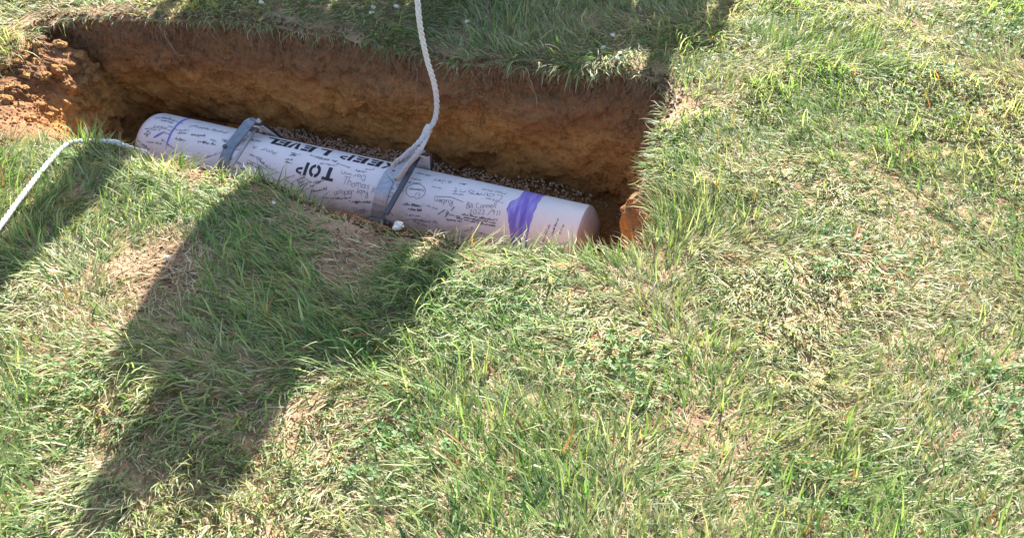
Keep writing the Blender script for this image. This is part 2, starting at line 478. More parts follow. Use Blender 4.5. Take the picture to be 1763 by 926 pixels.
# ---- purple primer bands
def patch(name, fn_s0, fn_s1, t0, t1, mat, off=0.0006, nt=40, ns=6):
    V = []; F = []
    for i in range(nt + 1):
        t = t0 + (t1 - t0) * i / nt
        a_, b_ = fn_s0(t), fn_s1(t)
        for j in range(ns + 1): V.append(wrap(a_ + (b_ - a_) * j / ns, t, off))
    for i in range(nt):
        for j in range(ns):
            q = i * (ns + 1) + j
            F.append((q, q + 1, q + ns + 2, q + ns + 1))
    return mesh_np(name, V, F, mat, True, capsule)
def edge_l(t):
    base = np.interp(t, [-.25, -.16, -.10, -.06, -.03, -.012, .0, .03, .09], [1.575, 1.578, 1.556, 1.538, 1.541, 1.556, 1.562, 1.562, 1.56])
    return float(base + 0.0018 * vnoise(np.array([t * 160]), np.array([0.3]), seed=5)[0])
def edge_r(t): return 1.636 + 0.0012 * math.sin(t * 140)
o = patch('primer_band', edge_l, edge_r, -.26, .09, M['purple'], nt=90, ns=8); o['label'] = 'wide purple primer band brushed round the right end'
o = patch('primer_ring', lambda t: .165 - .0052 * np.interp(t, [-.13, -.08, .07], [0, .9, 1]), lambda t: .165 + .0052 * np.interp(t, [-.13, -.08, .07], [0, .9, 1]), -.13, .08, M['purple'], off=.0005, ns=2)
o['label'] = 'thin purple ring round the left end'
def leaf_w(t): return .008 * max(0.02, math.sin(math.pi * np.clip((t + .094) / .04, 0, 1))) ** .8
o = patch('primer_smear', lambda t: .103 + (t + .09) * .95 - leaf_w(t), lambda t: .103 + (t + .09) * .95 + leaf_w(t), -.094, -.054, M['purple'], ns=2, nt=16)

# ---- stencilled letters (upside down from here: they read from the far side)
def stencil(ch):
    """quads in a unit cell, x 0..1 to the right, y 0..1 up, with stencil bridges"""
    rect = lambda x0, y0, x1, y1: [(x0, y0), (x1, y0), (x1, y1), (x0, y1)]
    def arc(cx, cy, rx, ry, w, a0, a1, n=7):
        o = []
        for i in range(n):
            p, q = R(a0 + (a1 - a0) * i / n), R(a0 + (a1 - a0) * (i + 1) / n)
            f = lambda a_, k: (cx + (rx - w * k) * math.cos(a_), cy + (ry - w * k) * math.sin(a_))
            o.append([f(p, 0), f(q, 0), f(q, 1), f(p, 1)])
        return o
    if ch == 'T': return [rect(0, .78, 1, 1), rect(.33, 0, .67, .78)]
    if ch == 'O': return arc(.5, .5, .5, .5, .24, -82, 82, 9) + arc(.5, .5, .5, .5, .24, 98, 262, 9)
    if ch == 'P': return [rect(0, 0, .28, 1)] + arc(.42, .72, .56, .28, .19, -88, 88, 9)
    if ch == 'E': return [rect(0, 0, .36, 1), rect(.42, 0, 1, .25), rect(.42, .39, .86, .63), rect(.42, .75, 1, 1)]
    if ch == 'L': return [rect(0, .0, .36, 1), rect(.36, 0, .95, .25)]
    if ch == 'K': return [rect(0, 0, .28, 1), [(.36, .46), (.60, .60), (1, 1), (.70, 1)], [(.36, .5), (.58, .62), (1, 0), (.68, 0)]]
    if ch == 'V': return [[(0, 1), (.34, 1), (.49, .0), (.32, .0)], [(.66, 1), (1, 1), (.68, 0), (.53, .0)]]
def put_letter(ch, s_c, w, t_foot, t_top):
    V = []; F = []
    for q in stencil(ch):
        n = 6; base = len(V)
        (x0, y0), (x1, y1), (x2, y2), (x3, y3) = q
        for i in range(n + 1):
            f = i / n
            xa, ya = x0 + (x3 - x0) * f, y0 + (y3 - y0) * f
            xb, yb = x1 + (x2 - x1) * f, y1 + (y2 - y1) * f
            for x, y in ((xa, ya), (xb, yb)):
                V.append(wrap(s_c - (x - .5) * w, t_foot + (t_top - t_foot) * y, .0006))
        for i in range(n):
            k = base + 2 * i
            F.append((k, k + 1, k + 3, k + 2))
    return mesh_np('stencil_letter', V, F, M['paint'], False, capsule)
for ch, s in (('T', .853), ('O', .796), ('P', .743)): put_letter(ch, s, .046, -.053, -.105)
for ch, s in (('K', 1.052), ('E', .997), ('E', .938), ('P', .880), ('L', .786), ('E', .720), ('V', .664), ('E', .613), ('L', .563)):
    put_letter(ch, s, .048, .046, -.003)

# ---- handwriting in marker
GL = {  # strokes on a cell: x 0..~1, y 0..1 (x-height .55, descender below 0)
 'a': '.55,.5 .3,.55 .08,.4 .05,.15 .25,0 .45,.1 .55,.5|.55,.5 .55,.1 .68,0', 'b': '.08,1 .05,0|.06,.4 .3,.55 .5,.4 .5,.12 .3,0 .06,.1', 'c': '.5,.45 .3,.55 .08,.4 .05,.15 .25,0 .5,.08',
 'd': '.55,1 .55,0|.55,.4 .3,.55 .08,.4 .06,.12 .28,0 .54,.1', 'e': '.05,.3 .5,.32 .45,.5 .25,.55 .06,.4 .06,.12 .28,0 .52,.1', 'h': '.05,1 .05,0|.05,.35 .28,.55 .46,.42 .48,0',
 'i': '.1,.5 .1,0|.12,.72 .13,.76', 'j': '.2,.5 .2,-.2 .0,-.25', 'k': '.05,1 .05,0|.45,.55 .06,.25 .48,0', 'l': '.12,1 .08,.1 .2,0', 'm': '.05,.52 .05,0|.05,.35 .22,.55 .36,.4 .36,0|.36,.35 .54,.55 .68,.4 .7,0',
 'n': '.05,.52 .05,0|.05,.35 .26,.55 .44,.4 .46,0', 'o': '.28,.55 .06,.4 .05,.14 .26,0 .46,.14 .47,.4 .28,.55', 'r': '.05,.52 .05,0|.05,.32 .2,.52 .4,.5', 's': '.45,.47 .2,.55 .08,.42 .4,.18 .36,.02 .05,.05',
 't': '.2,.9 .18,.1 .34,0|.0,.6 .42,.62', 'u': '.05,.52 .06,.12 .22,0 .42,.12 .45,.52|.45,.5 .46,0', 'w': '.03,.52 .15,0 .32,.42 .48,0 .62,.52', 'y': '.05,.52 .24,.08|.48,.52 .12,-.3',
 'T': '.0,.95 .7,1|.36,.98 .32,0', 'K': '.06,1 .05,0|.55,1 .06,.45 .6,0', 'D': '.08,1 .06,0 .4,.06 .6,.35 .56,.75 .3,.98 .0,1', 'R': '.08,0 .08,1 .42,.98 .52,.74 .38,.52 .1,.48 .56,0', 'J': '.55,1 .54,.2 .36,0 .08,.1 .04,.25',
 'L': '.1,1 .06,.02 .55,.0', 'B': '.08,0 .08,1 .4,.98 .46,.75 .1,.52 .5,.46 .54,.16 .3,0 .08,0', 'C': '.6,.85 .4,1 .12,.82 .04,.45 .14,.1 .4,0 .62,.12', 'A': '.02,0 .34,1 .62,0|.14,.38 .52,.4', 'M': '.04,0 .1,1 .34,.35 .6,1 .66,0',
 'S': '.5,.86 .3,1 .08,.84 .12,.6 .46,.4 .48,.14 .24,0 .03,.1', '2': '.06,.8 .26,1 .46,.82 .38,.5 .04,.02 .52,.0', '0': '.28,1 .06,.75 .05,.25 .26,0 .48,.25 .48,.75 .28,1', '3': '.06,.9 .3,1 .44,.8 .2,.54 .46,.36 .42,.08 .2,0 .03,.1',
 '1': '.12,.8 .24,1 .22,0', '9': '.46,.7 .28,.55 .08,.7 .12,.95 .36,1 .46,.78 .4,0', '/': '.0,-.15 .4,1.1', '.': '.05,0 .1,.04'}
ADV = {'m': .82, 'w': .74, 'i': .26, 'l': .3, 'j': .34, 't': .46, 'M': .8, 'T': .72, '1': .38, '.': .22, ' ': .4, '/': .5, 'D': .72, 'K': .7, 'R': .68, 'A': .72, 'C': .7, 'a': .72}
def ribbon(polys, width, name='handwriting', label=None, mat='ink'):
    V = []; F = []
    for pl in polys:
        pl = [np.array(p, float) for p in pl]
        # resample so the ribbon hugs the pipe
        q = [pl[0]]
        for A, B in zip(pl[:-1], pl[1:]):
            n = max(1, int(np.linalg.norm(B - A) / .008))
            q += [A + (B - A) * (i + 1) / n for i in range(n)]
        if len(q) < 2: continue
        base = len(V)
        for i, p in enumerate(q):
            d = q[min(i + 1, len(q) - 1)] - q[max(i - 1, 0)]
            ln = np.linalg.norm(d); d = d / ln if ln > 1e-9 else np.array([1., 0])
            nrm = np.array([-d[1], d[0]]) * width / 2
            V.append(wrap(*(p + nrm), .0011)); V.append(wrap(*(p - nrm), .0011))
        F += [(base + 2 * i, base + 2 * i + 1, base + 2 * i + 3, base + 2 * i + 2) for i in range(len(q) - 1)]
    o = mesh_np(name, V, F, M[mat], False, capsule)
    return o
hw = random.Random(5)
def scribble_word(w, h):
    """an illegible cursive squiggle w wide, h high"""
    pts = []; x = 0
    while x < w:
        up = h * (hw.uniform(.35, .6) if hw.random() < .75 else hw.uniform(.8, 1.05))
        st = h * hw.uniform(.16, .3)
        pts += [(x, h * hw.uniform(0, .1)), (x + st * .7, up), (x + st, up * .55)]
        x += st * hw.uniform(1.0, 1.5)
    return [pts]
def write(text, p0, p1, h, width=.0015, mat='ink'):
    p0 = np.array(p0); p1 = np.array(p1); ex = p1 - p0; ln = np.linalg.norm(ex); ex /= ln; ey = np.array([-ex[1], ex[0]])
    polys = []
    if text[0] == '~':
        x = 0
        while x < ln * .92:
            w = min(ln - x, h * hw.uniform(1.6, 3.6))
            if w < h * .5: break
            for pl in scribble_word(w, h): polys.append([(a_ + x, b_) for a_, b_ in pl])
            x += w + h * .55
    else:
        tot = sum(ADV.get(c, .6) for c in text); k = ln / tot; x = 0
        for c in text:
            dy = hw.uniform(-.09, .09); sc_ = hw.uniform(.82, 1.12); sl_ = hw.uniform(-.08, .16)
            if c in GL:
                for st in GL[c].split('|'):
                    pts = [tuple(map(float, q.split(','))) for q in st.split(' ')]
                    # round the strokes off
                    if len(pts) > 2:
                        P = [np.array(p) for p in pts]; Q = [P[0]]
                        for A, B in zip(P[:-1], P[1:]): Q += [A * .75 + B * .25, A * .25 + B * .75]
                        pts = Q + [P[-1]]
                    polys.append([(x + (a_ * sc_ + b_ * sl_) * k, (b_ * sc_ + dy) * h) for a_, b_ in pts])
            x += ADV.get(c, .6) * k
    return ribbon([[p0 + ex * a_ + ey * b_ for a_, b_ in pl] for pl in polys], width, mat=mat)
for tx, p0, p1, h in [
    ('Thomas', (.914, -.107), (1.029, -.101), .030), ('K', (1.034, -.112), (1.056, -.111), .022), ('Darwin', (.996, -.055), (.896, -.056), .021),
    ('Ruby Jackson', (1.021, -.107), (.889, -.134), .024), ('Lamont', (1.511, -.011), (1.322, -.023), .026), ('Riley', (1.304, .010), (1.234, -.003), .020),
    ('Ruben', (1.344, -.076), (1.273, -.081), .020), ('Bill Connell', (1.396, -.093), (1.502, -.066), .021), ('2023 /911', (1.412, -.108), (1.523, -.090), .017),
    ('Coleman', (1.226, -.057), (1.168, -.064), .011), ('CJ', (1.217, -.076), (1.199, -.078), .012), ('Amir A', (.621, -.037), (.512, -.030), .022), ('Marcus', (1.512, .012), (1.421, .004), .014),
    ('Joey J', (.069, -.056), (.139, -.039), .018), ('Joey', (.993, -.037), (.942, -.041), .012), ('DSB', (.974, -.200), (1.021, -.193), .018)]:
    write(tx, p0, p1, h)
for p0, p1, h in [((1.387, -.118), (1.512, -.113), .009), ((1.395, -.127), (1.515, -.122), .008), ((1.37, -.134), (1.438, -.135), .009), ((1.46, -.135), (1.516, -.133), .009), ((1.33, -.14), (1.359, -.096), .014),
    ((1.302, -.136), (1.334, -.108), .012), ((1.164, -.130), (1.233, -.123), .011), ((1.186, -.142), (1.246, -.135), .010), ((.555, -.084), (.60, -.106), .011), ((.518, -.107), (.584, -.123), .012),
    ((.665, -.062), (.693, -.060), .008), ((.669, -.073), (.698, -.074), .009), ((.673, -.029), (.699, -.029), .008), ((.675, -.04), (.699, -.04), .008), ((.082, .007), (.137, .004), .012), ((.087, -.009), (.14, -.012), .011),
    ((.061, -.089), (.073, -.069), .012), ((.07, -.096), (.083, -.075), .012), ((.19, -.041), (.229, -.031), .011), ((.192, -.055), (.235, -.044), .011), ((.239, -.006), (.377, -.003), .019), ((.248, -.05), (.311, -.038), .010),
    ((.191, -.079), (.236, -.079), .013), ((.687, -.134), (.723, -.116), .011), ((.736, -.133), (.767, -.112), .012), ((.744, -.142), (.777, -.121), .011), ((.75, -.152), (.788, -.125), .011), ((.795, -.143), (.833, -.116), .010),
    ((.797, -.162), (.861, -.138), .013), ((.861, -.017), (.771, -.016), .012), ((.977, -.160), (1.043, -.150), .010), ((1.694, -.155), (1.705, -.085), .009), ((1.722, -.118), (1.727, -.058), .008), ((1.747, -.109), (1.752, -.074), .007),
    ((.31, -.07), (.37, -.068), .012), ((.44, -.012), (.53, -.008), .011), ((1.16, .012), (1.22, .008), .010), ((.90, -.165), (.96, -.15), .010), ((1.20, -.02), (1.16, -.02), .009), ((1.36, .012), (1.33, .010), .010)]:
    write('~', p0, p1, h)
hw = random.Random(21)
taken = []
while len(taken) < 80:
    s_ = hw.uniform(.04, 1.50); t_ = hw.uniform(-.19, .03); ln_ = hw.uniform(.03, .07); an = hw.choice([0, 0, math.pi, math.pi, .4, -.3, 2.8]) + hw.uniform(-.15, .15)
    if -.115 < t_ < -.04 and .70 < s_ < .89: continue
    if t_ > -.025 and .54 < s_ < 1.1: continue
    if .87 < s_ < 1.06 and -.150 < t_ < -.03: continue
    if 1.15 < s_ < 1.54 and (t_ > -.03 or -.115 < t_ < -.05): continue
    if .50 < s_ < .64 and -.05 < t_ < -.01: continue
    if any(abs(s_ - a_) < .038 and abs(t_ - b_) < .012 for a_, b_ in taken): continue
    taken.append((s_, t_))
    write('~', (s_ - ln_ / 2 * math.cos(an), t_ - ln_ / 2 * math.sin(an)), (s_ + ln_ / 2 * math.cos(an), t_ + ln_ / 2 * math.sin(an)), hw.uniform(.007, .012), .0013, hw.choice(['ink', 'faint', 'faint']))
ribbon([[(1.271, -.075), (1.33, -.064), (1.38, -.072)]], .0018, 'pen_line')
ribbon([[(.517, -.094), (.61, -.115)]], .0016, 'pen_line')
ring_ = [(1.197 + .036 * math.cos(q), -.071 + .029 * math.sin(q) * (1 if math.sin(q) > 0 else .95) + .008 * math.exp(-((q - 1.5 * math.pi) / .16) ** 2)) for q in np.linspace(0, 2 * math.pi, 40)]
ribbon([ring_], .0018, 'pen_outline')

# ---- lifting lugs: bent straps, a rod and a bolt over the pipe
def plate_along(name, path, width, thick, mat, parent):
    """a flat strap whose centre line runs through (s, n, u) points; its width runs along s"""
    P = [np.array(p, float) for p in path]
    bm = bmesh.new(); rings = []
    for i, p in enumerate(P):
        d = P[min(i + 1, len(P) - 1)] - P[max(i - 1, 0)]; d /= np.linalg.norm(d)
        wv_ = np.array([1., 0, 0]); wv_ = wv_ - d * (wv_ @ d); wv_ /= np.linalg.norm(wv_)
        nv = np.cross(d, wv_)
        rings.append([bm.verts.new(loc(*(p + wv_ * a_ * width / 2 + nv * b_ * thick / 2))) for a_, b_ in ((-1, -1), (1, -1), (1, 1), (-1, 1))])
    for A, B in zip(rings[:-1], rings[1:]):
        for k in range(4): bm.faces.new((A[k], A[(k + 1) % 4], B[(k + 1) % 4], B[k]))
    bm.faces.new(rings[0]); bm.faces.new(rings[-1][::-1])
    bmesh.ops.recalc_face_normals(bm, faces=bm.faces[:])
    bmesh.ops.bevel(bm, geom=[e for e in bm.edges if e.calc_face_angle(0) > 1.2], offset=thick * .22, segments=2, affect='EDGES')
    return from_bm(name, bm, mat, False, parent)
def rod_between(name, p, q, r, mat, parent, seg=14, local=True):
    p = Vector(loc(*p)); q = Vector(loc(*q)); d = q - p
    bm = bmesh.new()
    bmesh.ops.create_cone(bm, cap_ends=True, segments=seg, radius1=r, radius2=r, depth=d.length, matrix=Matrix.Translation((p + q) / 2) @ d.to_track_quat('Z', 'Y').to_matrix().to_4x4())
    bmesh.ops.bevel(bm, geom=[e for e in bm.edges if e.calc_face_angle(0) > 1.2], offset=r * .15, segments=1, affect='EDGES')
    o = from_bm(name, bm, mat, False, parent)
    for f in o.data.polygons: f.use_smooth = len(f.vertices) == 4
    return o
def cylp(s, deg, off): return (s, (PR + off) * math.sin(R(deg)), (PR + off) * math.cos(R(deg)))
def lug(sb, st, s_far, top_u, near_w, far_w, phi0, phi1, label, rod0, rod1, boltp, galv, far_mat):
    mount = plate_along('lifting_lug', [cylp(sb + .012 * i / 9, phi0 + (phi1 - phi0) * i / 9, .0045) for i in range(10)] + [(st - .004, -.022, top_u - .006), (st + .004, -.034, top_u), (st + .012, -.052, top_u - .002)], near_w, .006, galv, capsule)
    mount['label'] = label
    # far leg of the lug
    plate_along('far_strap', [(st + .022, -.018, top_u - .010), (st + .024, -.040, top_u - .014), (s_far, -.128, .058), (s_far, -.139, .02), (s_far, -.137, -.03)], far_w, .006, far_mat, mount)
    if near_w < .052: rod_between('rod', rod0, rod1, .0072, M['grey'], mount)
    else: plate_along('side_bar', [rod0, rod1], .020, .008, M['dark'], mount)
    plate_along('far_strap_dark_edge', [(st + .026, -.022, top_u - .004), (st + .028, -.046, top_u - .010), (s_far + .004, -.1345, .060), (s_far + .004, -.1455, .02), (s_far + .004, -.1435, -.03)], far_w + .004, .005, M['dark'], mount)  # thin dark plate added behind the far strap to draw its dark edge
    b = rod_between('bolt', (boltp[0], boltp[1], boltp[2] - .045), (boltp[0], boltp[1], boltp[2] + .012), .0055, M['galv'], mount)
    rod_between('nut', (boltp[0], boltp[1], boltp[2] - .004), (boltp[0], boltp[1], boltp[2] + .006), .011, M['galv'], mount, seg=6)
    return mount
lugL = lug(.418, .474, .512, .188, .044, .042, 108, 27, 'bent steel strap of the left lug rising to a bolted peak', (.518, .190, .130), (.489, -.034, .156), (.508, -.036, .190), M['galvd'], M['white'])
lugR = lug(1.070, 1.156, 1.136, .212, .0525, .054, 100, 18, 'bright galvanised strap of the right lug holding the rope', (1.128, .176, .068), (1.168, -.034, .192), (1.180, -.040, .206), M['galv'], M['white'])
rod_between('strap_end_roll', cylp(1.040, 90, .012), cylp(1.104, 90, .012), .013, M['rustend'], lugR, 18)
rod_between('strap_end_bolt', cylp(1.104, 90, .012), cylp(1.124, 90, .012), .010, M['dark'], lugR, 6)
rod_between('hole_disc', (.412, .066, .119), (.411, .070, .126), .0085, M['dark'], lugL, 8)  # dark disc added in place of the hole in the left strap
rod_between('hole_disc', (1.094, .020, .146), (1.093, .024, .153), .0095, M['dark'], lugR, 8)  # same dark disc in place of the rope hole in the right strap

# ------------------------------------------------------------------ ropes: three strands laid together
def smooth_path(pts, step):
    P = np.array(pts, float)
    P = np.concatenate([[2 * P[0] - P[1]], P, [2 * P[-1] - P[-2]]])
    out = []
    for i in range(1, len(P) - 2):
        n = max(2, int(np.linalg.norm(P[i + 1] - P[i]) / step))
        for k in range(n):
            t = k / n
            out.append(0.5 * ((2 * P[i]) + (-P[i - 1] + P[i + 1]) * t + (2 * P[i - 1] - 5 * P[i] + 4 * P[i + 1] - P[i + 2]) * t * t + (-P[i - 1] + 3 * P[i] - 3 * P[i + 1] + P[i + 2]) * t ** 3))
    out.append(P[-2])
    return np.array(out)
def tube(path, rad, seg=8):
    path = np.asarray(path, float); n = len(path)
    T = np.gradient(path, axis=0); T /= np.linalg.norm(T, axis=1)[:, None] + 1e-12
    up = np.array([0.31, 0.17, 0.93]); N = np.zeros_like(T); v = np.cross(T[0], up); v /= np.linalg.norm(v)
    for i in range(n):
        v = v - T[i] * (v @ T[i]); v /= np.linalg.norm(v); N[i] = v
    B = np.cross(T, N)
    rad = np.broadcast_to(np.asarray(rad, float), (n,))
    a_ = np.arange(seg) * 2 * np.pi / seg
    V = path[:, None] + rad[:, None, None] * (N[:, None] * np.cos(a_)[None, :, None] + B[:, None] * np.sin(a_)[None, :, None])
    ii, jj = np.meshgrid(np.arange(n - 1), np.arange(seg), indexing='ij')
    q = ii * seg + jj; p = ii * seg + (jj + 1) % seg
    return V.reshape(-1, 3), np.stack([q, p, p + seg, q + seg], -1).reshape(-1, 4), N, B
def rope(root, pts, dia, name='strand', lay=3.4):
    path = smooth_path(pts, .0035)
    _, _, N, B = tube(path, .001, 3)
    ln = np.concatenate([[0], np.cumsum(np.linalg.norm(np.diff(path, axis=0), axis=1))])
    off = dia * .25; sr = dia * .275
    for k in range(3):
        th = -2 * np.pi * ln / (dia * lay) + k * 2 * np.pi / 3
        p = path + off * (N * np.cos(th)[:, None] + B * np.sin(th)[:, None])
        v, f, _, _ = tube(p, sr, 8)
        mesh_np(name, v - np.array(root.location), f, M['rope'], True, root)
    return path
def pw(s, n, u): return L0 + AX * s + NN * n + np.array([0, 0, u])
SPL = (-.303, 2.985, -.172)
r1 = empty('lifting_rope', SPL)
tag(r1, 'white twisted rope rising from the right lug out of the hole', 'rope')
HAND = (-.235, 3.66, 1.02)
rope(r1, [SPL, (-.275, 3.02, -.148), (-.264, 3.03, -.088), (-.268, 3.02, -.002), (-.285, 3.0, .098), (-.297, 2.98, .204), (-.301, 2.965, .295), (-.30, 2.98, .375), (-.292, 3.06, .54), (-.272, 3.28, .78), (-.245, 3.55, .97), HAND, (-.225, 3.72, 1.0), (-.22, 3.75, .86), (-.225, 3.74, .62)], .0195)
# eye of the rope through the strap
hole_p = pw(1.094, .014, .168); low = pw(1.124, .052, .142)
rope(r1, [np.array(SPL) + (.012, .006, .012), SPL, pw(1.180, -.012, .262), pw(1.137, .004, .212), hole_p + np.array([0, 0, .004]), pw(1.094, .016, .150)], .0175, 'eye_strand')
rope(r1, [np.array(SPL) + (.016, .0, .010), np.array(SPL) + (.004, -.006, -.012), pw(1.196, .008, .250), pw(1.158, .030, .194), pw(1.134, .046, .158), low, pw(1.108, .050, .138)], .0175, 'eye_strand')
v, f, _, _ = tube(smooth_path([np.array(SPL) + (-.012, -.012, -.03), SPL, np.array(SPL) + (.012, .014, .016)], .004), [.0135] * len(smooth_path([np.array(SPL) + (-.012, -.012, -.03), SPL, np.array(SPL) + (.012, .014, .016)], .004)), 10)
mesh_np('splice_binding', v - np.array(SPL), f, M['rope'], True, r1)

r2 = empty('lowering_rope', (-1.40, 2.4, .03))
tag(r2, 'white rope lying across the sunlit grass at the left edge', 'rope')
rope(r2, [(-1.60, 1.05, .022), (-1.52, 1.42, .022), (-1.463, 1.72, .024), (-1.443, 1.899, .026), (-1.430, 2.04, .028), (-1.421, 2.18, .029), (-1.414, 2.318, .029), (-1.405, 2.451, .028), (-1.392, 2.560, .026), (-1.372, 2.612, .022), (-1.322, 2.635, .012), (-1.243, 2.625, .016), (-1.225, 2.620, .010), (-1.195, 2.636, -.018), (-1.17, 2.69, -.09), tuple(pw(.33, .36, .05)), tuple(pw(.39, .22, .0)), tuple(pw(.43, .16, -.01))], .0158)

# ------------------------------------------------------------------ gravel bed
def pebble_mesh(seed, sub=1):
    r_ = random.Random(seed); bm = bmesh.new()
    bmesh.ops.create_icosphere(bm, subdivisions=sub, radius=1.0)
    sx, sy, sz = r_.uniform(.8, 1.25), r_.uniform(.7, 1.0), r_.uniform(.55, .85)
    for v in bm.verts:
        k = 1 + r_.uniform(-.16, .16)
        v.co = Vector((v.co.x * sx * k, v.co.y * sy * k, v.co.z * sz * k))
    return bm
protos = []
for s in range(6):
    bm = pebble_mesh(s); bm.verts.ensure_lookup_table()
    protos.append((np.array([v.co[:] for v in bm.verts]), np.array([[v.index for v in f.verts] for f in bm.faces]))); bm.free()
gp = []
n_try = 42000
xx = rng.uniform(-1.6, .45, n_try); yy = rng.uniform(2.3, 3.65, n_try)
# inside the bottom outline
ins = np.zeros(n_try, bool)
Bp = bot[::6] + outw[::6] * .015; Bq = np.roll(Bp, -1, 0)
for a_, b_ in zip(Bp, Bq):
    ins ^= ((a_[1] > yy) != (b_[1] > yy)) & (xx < (b_[0] - a_[0]) * (yy - a_[1]) / (b_[1] - a_[1] + 1e-12) + a_[0])
xx, yy = xx[ins], yy[ins]
rel = np.stack([xx, yy], 1) - L0[:2]
sv = rel @ AX[:2]; nv = rel @ NN[:2]
clear = (sv > .30) & (rng.random(len(sv)) < 1 - .45 * sstep(1.05, 1.45, sv) * (sv < 1.76)) & ((nv < 0) | (sv > 1.72)) & ~((np.abs(nv) < PR + .004) & (sv > -.01) & (sv < PLEN + .05))
xx, yy, sv, nv = xx[clear], yy[clear], sv[clear], nv[clear]
dz = .012 * sstep(.24, .10, np.abs(nv)) * sstep(.2, .5, sv) * sstep(1.75, 1.2, sv) + .012 * fbm(xx * 9, yy * 9, seed=70)
rr = rng.uniform(.0028, .0060, len(xx)) * np.where(rng.random(len(xx)) < .06, 1.6, 1)
zz = FLOOR_Z + .010 + dz + rng.uniform(0, .016, len(xx))
zz = np.where(sv > PLEN - .05, zz - .03, zz)
V = []; F = []; base = 0
for x, y, z, r_ in zip(xx, yy, zz, rr):
    pv, pf = protos[random.randrange(6)]
    q = np.array(Matrix.Rotation(random.uniform(0, 6.3), 3, Vector((random.uniform(-1, 1), random.uniform(-1, 1), random.uniform(-1, 1))).normalized()))
    V.append(pv @ q.T * r_ + (x, y, z)); F.append(pf + base); base += len(pv)
gr = mesh_np('gravel', np.concatenate(V), np.concatenate(F), M['gravel'], True)
tag(gr, 'pinkish pea gravel bedded along the far side of the white pipe', 'gravel', kind='stuff')
# per-pebble tint through the object-space noise of its material

# ------------------------------------------------------------------ roots hanging from the cut sod
V = []; F = []; base = 0
def add_tube(pts, r0, r1_, seg=4):
    global base
    p = smooth_path(pts, .018)
    v, f, _, _ = tube(p, np.linspace(r0, r1_, len(p)), seg)
    V.append(v); F.append(f + base); base += len(v)
idx_far = [i for i in range(NR_) if rim[i, 1] > 2.85 and -1.72 < rim[i, 0] < .5]
for k in range(1500):
    i = random.choice(idx_far)
    row = random.randrange(1, int(NW * (.10 + .42 * random.random() ** 2)))
    p = W[row, i] - np.append(outw[i], 0) * .004
    ln = random.uniform(.015, .075) if k < 1380 else random.uniform(.07, .14)
    pts = [p]; d = np.append(-outw[i] * random.uniform(.15, .6) + tang[i] * random.uniform(-.7, .7), -random.uniform(.5, 1.2))
    for s in range(4):
        d = d + np.array([random.uniform(-.45, .45), random.uniform(-.25, .2), random.uniform(-.3, .25)])
        q = pts[-1] + d / np.linalg.norm(d) * ln / 4
        pts.append(q)
    add_tube(pts, random.uniform(.0005, .0011), .0003)
for k in range(5):
    i = random.choice(idx_far); p = W[random.randrange(2, 16), i] - np.append(outw[i], 0) * .006
    pts = [p]; d = np.append(-outw[i] * .3 + tang[i] * random.uniform(-.9, .9), -.7)
    for s in range(6):
        d = d + np.array([random.uniform(-.5, .5), random.uniform(-.2, .2), random.uniform(-.4, .3)])
        pts.append(pts[-1] + d / np.linalg.norm(d) * .03)
    add_tube(pts, .0024, .0008, 5)
ro = mesh_np('roots', np.concatenate(V), np.concatenate(F), M['root'], True)
tag(ro, 'thin brown roots hanging from the cut turf on the far wall', 'roots', kind='stuff')

# ------------------------------------------------------------------ crumbs of soil clinging to the cut faces and the lips
V = []; F = []; base = 0
cr_ = random.Random(9)
vis_i = [i for i in range(NR_) if rim[i, 1] > 2.62 + .0 * i and (rim[i, 1] > 2.85 or rim[i, 0] < -1.3 or rim[i, 0] > .3)] + [i for i in range(NR_) if rim[i, 1] < 2.62 and -.95 < rim[i, 0] < .1]
for k in range(9000):
    i = cr_.choice(vis_i)
    pv, pf = protos[cr_.randrange(6)]
    if cr_.random() < .72:
        row = min(NW - 1, int(NW * cr_.random() ** 1.3)); p = W[row, i] - np.append(outw[i], 0) * .002
        r_ = cr_.uniform(.0018, .0050) if cr_.random() < .93 else cr_.uniform(.006, .012)
    else:
        q = rim[i] + outw[i] * cr_.uniform(.0, .06); p = np.array([q[0], q[1], rim_z[i] + .014])
        r_ = cr_.uniform(.002, .007)
    m3 = np.array(Matrix.Rotation(cr_.uniform(0, 6.3), 3, Vector((cr_.uniform(-1, 1), cr_.uniform(-1, 1), cr_.uniform(-1, 1))).normalized()))
    V.append(pv @ m3.T * r_ + p); F.append(pf + base); base += len(pv)
sc_o = mesh_np('soil_crumbs', np.concatenate(V), np.concatenate(F), M['wall'], False)
tag(sc_o, 'crumbs of brown soil clinging to the cut walls and rim of the hole', 'soil', kind='stuff')

# ------------------------------------------------------------------ soil clods and stones
def lump(name, size, loc_, mat, seed, rough=.22, sub=3, flat=.75):
    r_ = random.Random(seed); bm = bmesh.new()
    bmesh.ops.create_icosphere(bm, subdivisions=sub, radius=1.0)
    co = np.array([v.co[:] for v in bm.verts])
    k = 1 + rough * 1.7 * fbm(co[:, 0] * 1.3 + seed * 7, co[:, 1] * 1.3, co[:, 2] * 1.3, seed=seed, octs=4, gain=.8)
    sx, sy = r_.uniform(.85, 1.3), r_.uniform(.75, 1.1)
    for v, kk in zip(bm.verts, k): v.co = Vector((v.co.x * sx * kk, v.co.y * sy * kk, v.co.z * flat * kk)) * size
    o = from_bm(name, bm, mat, False)
    o.location = loc_; o.rotation_euler = (r_.uniform(-.3, .3), r_.uniform(-.3, .3), r_.uniform(0, 6.28))
    return o
cl = random.Random(3)
protoc = [lump('soil_clod', 1.0, (0, 0, -50), M['clay'], 100 + k, .62, 3, .7) for k in range(5)]
made = 0; first = {}
idx_left = [i for i in range(NR_) if rim[i, 0] < -1.60 and 2.74 < rim[i, 1] < 3.44]
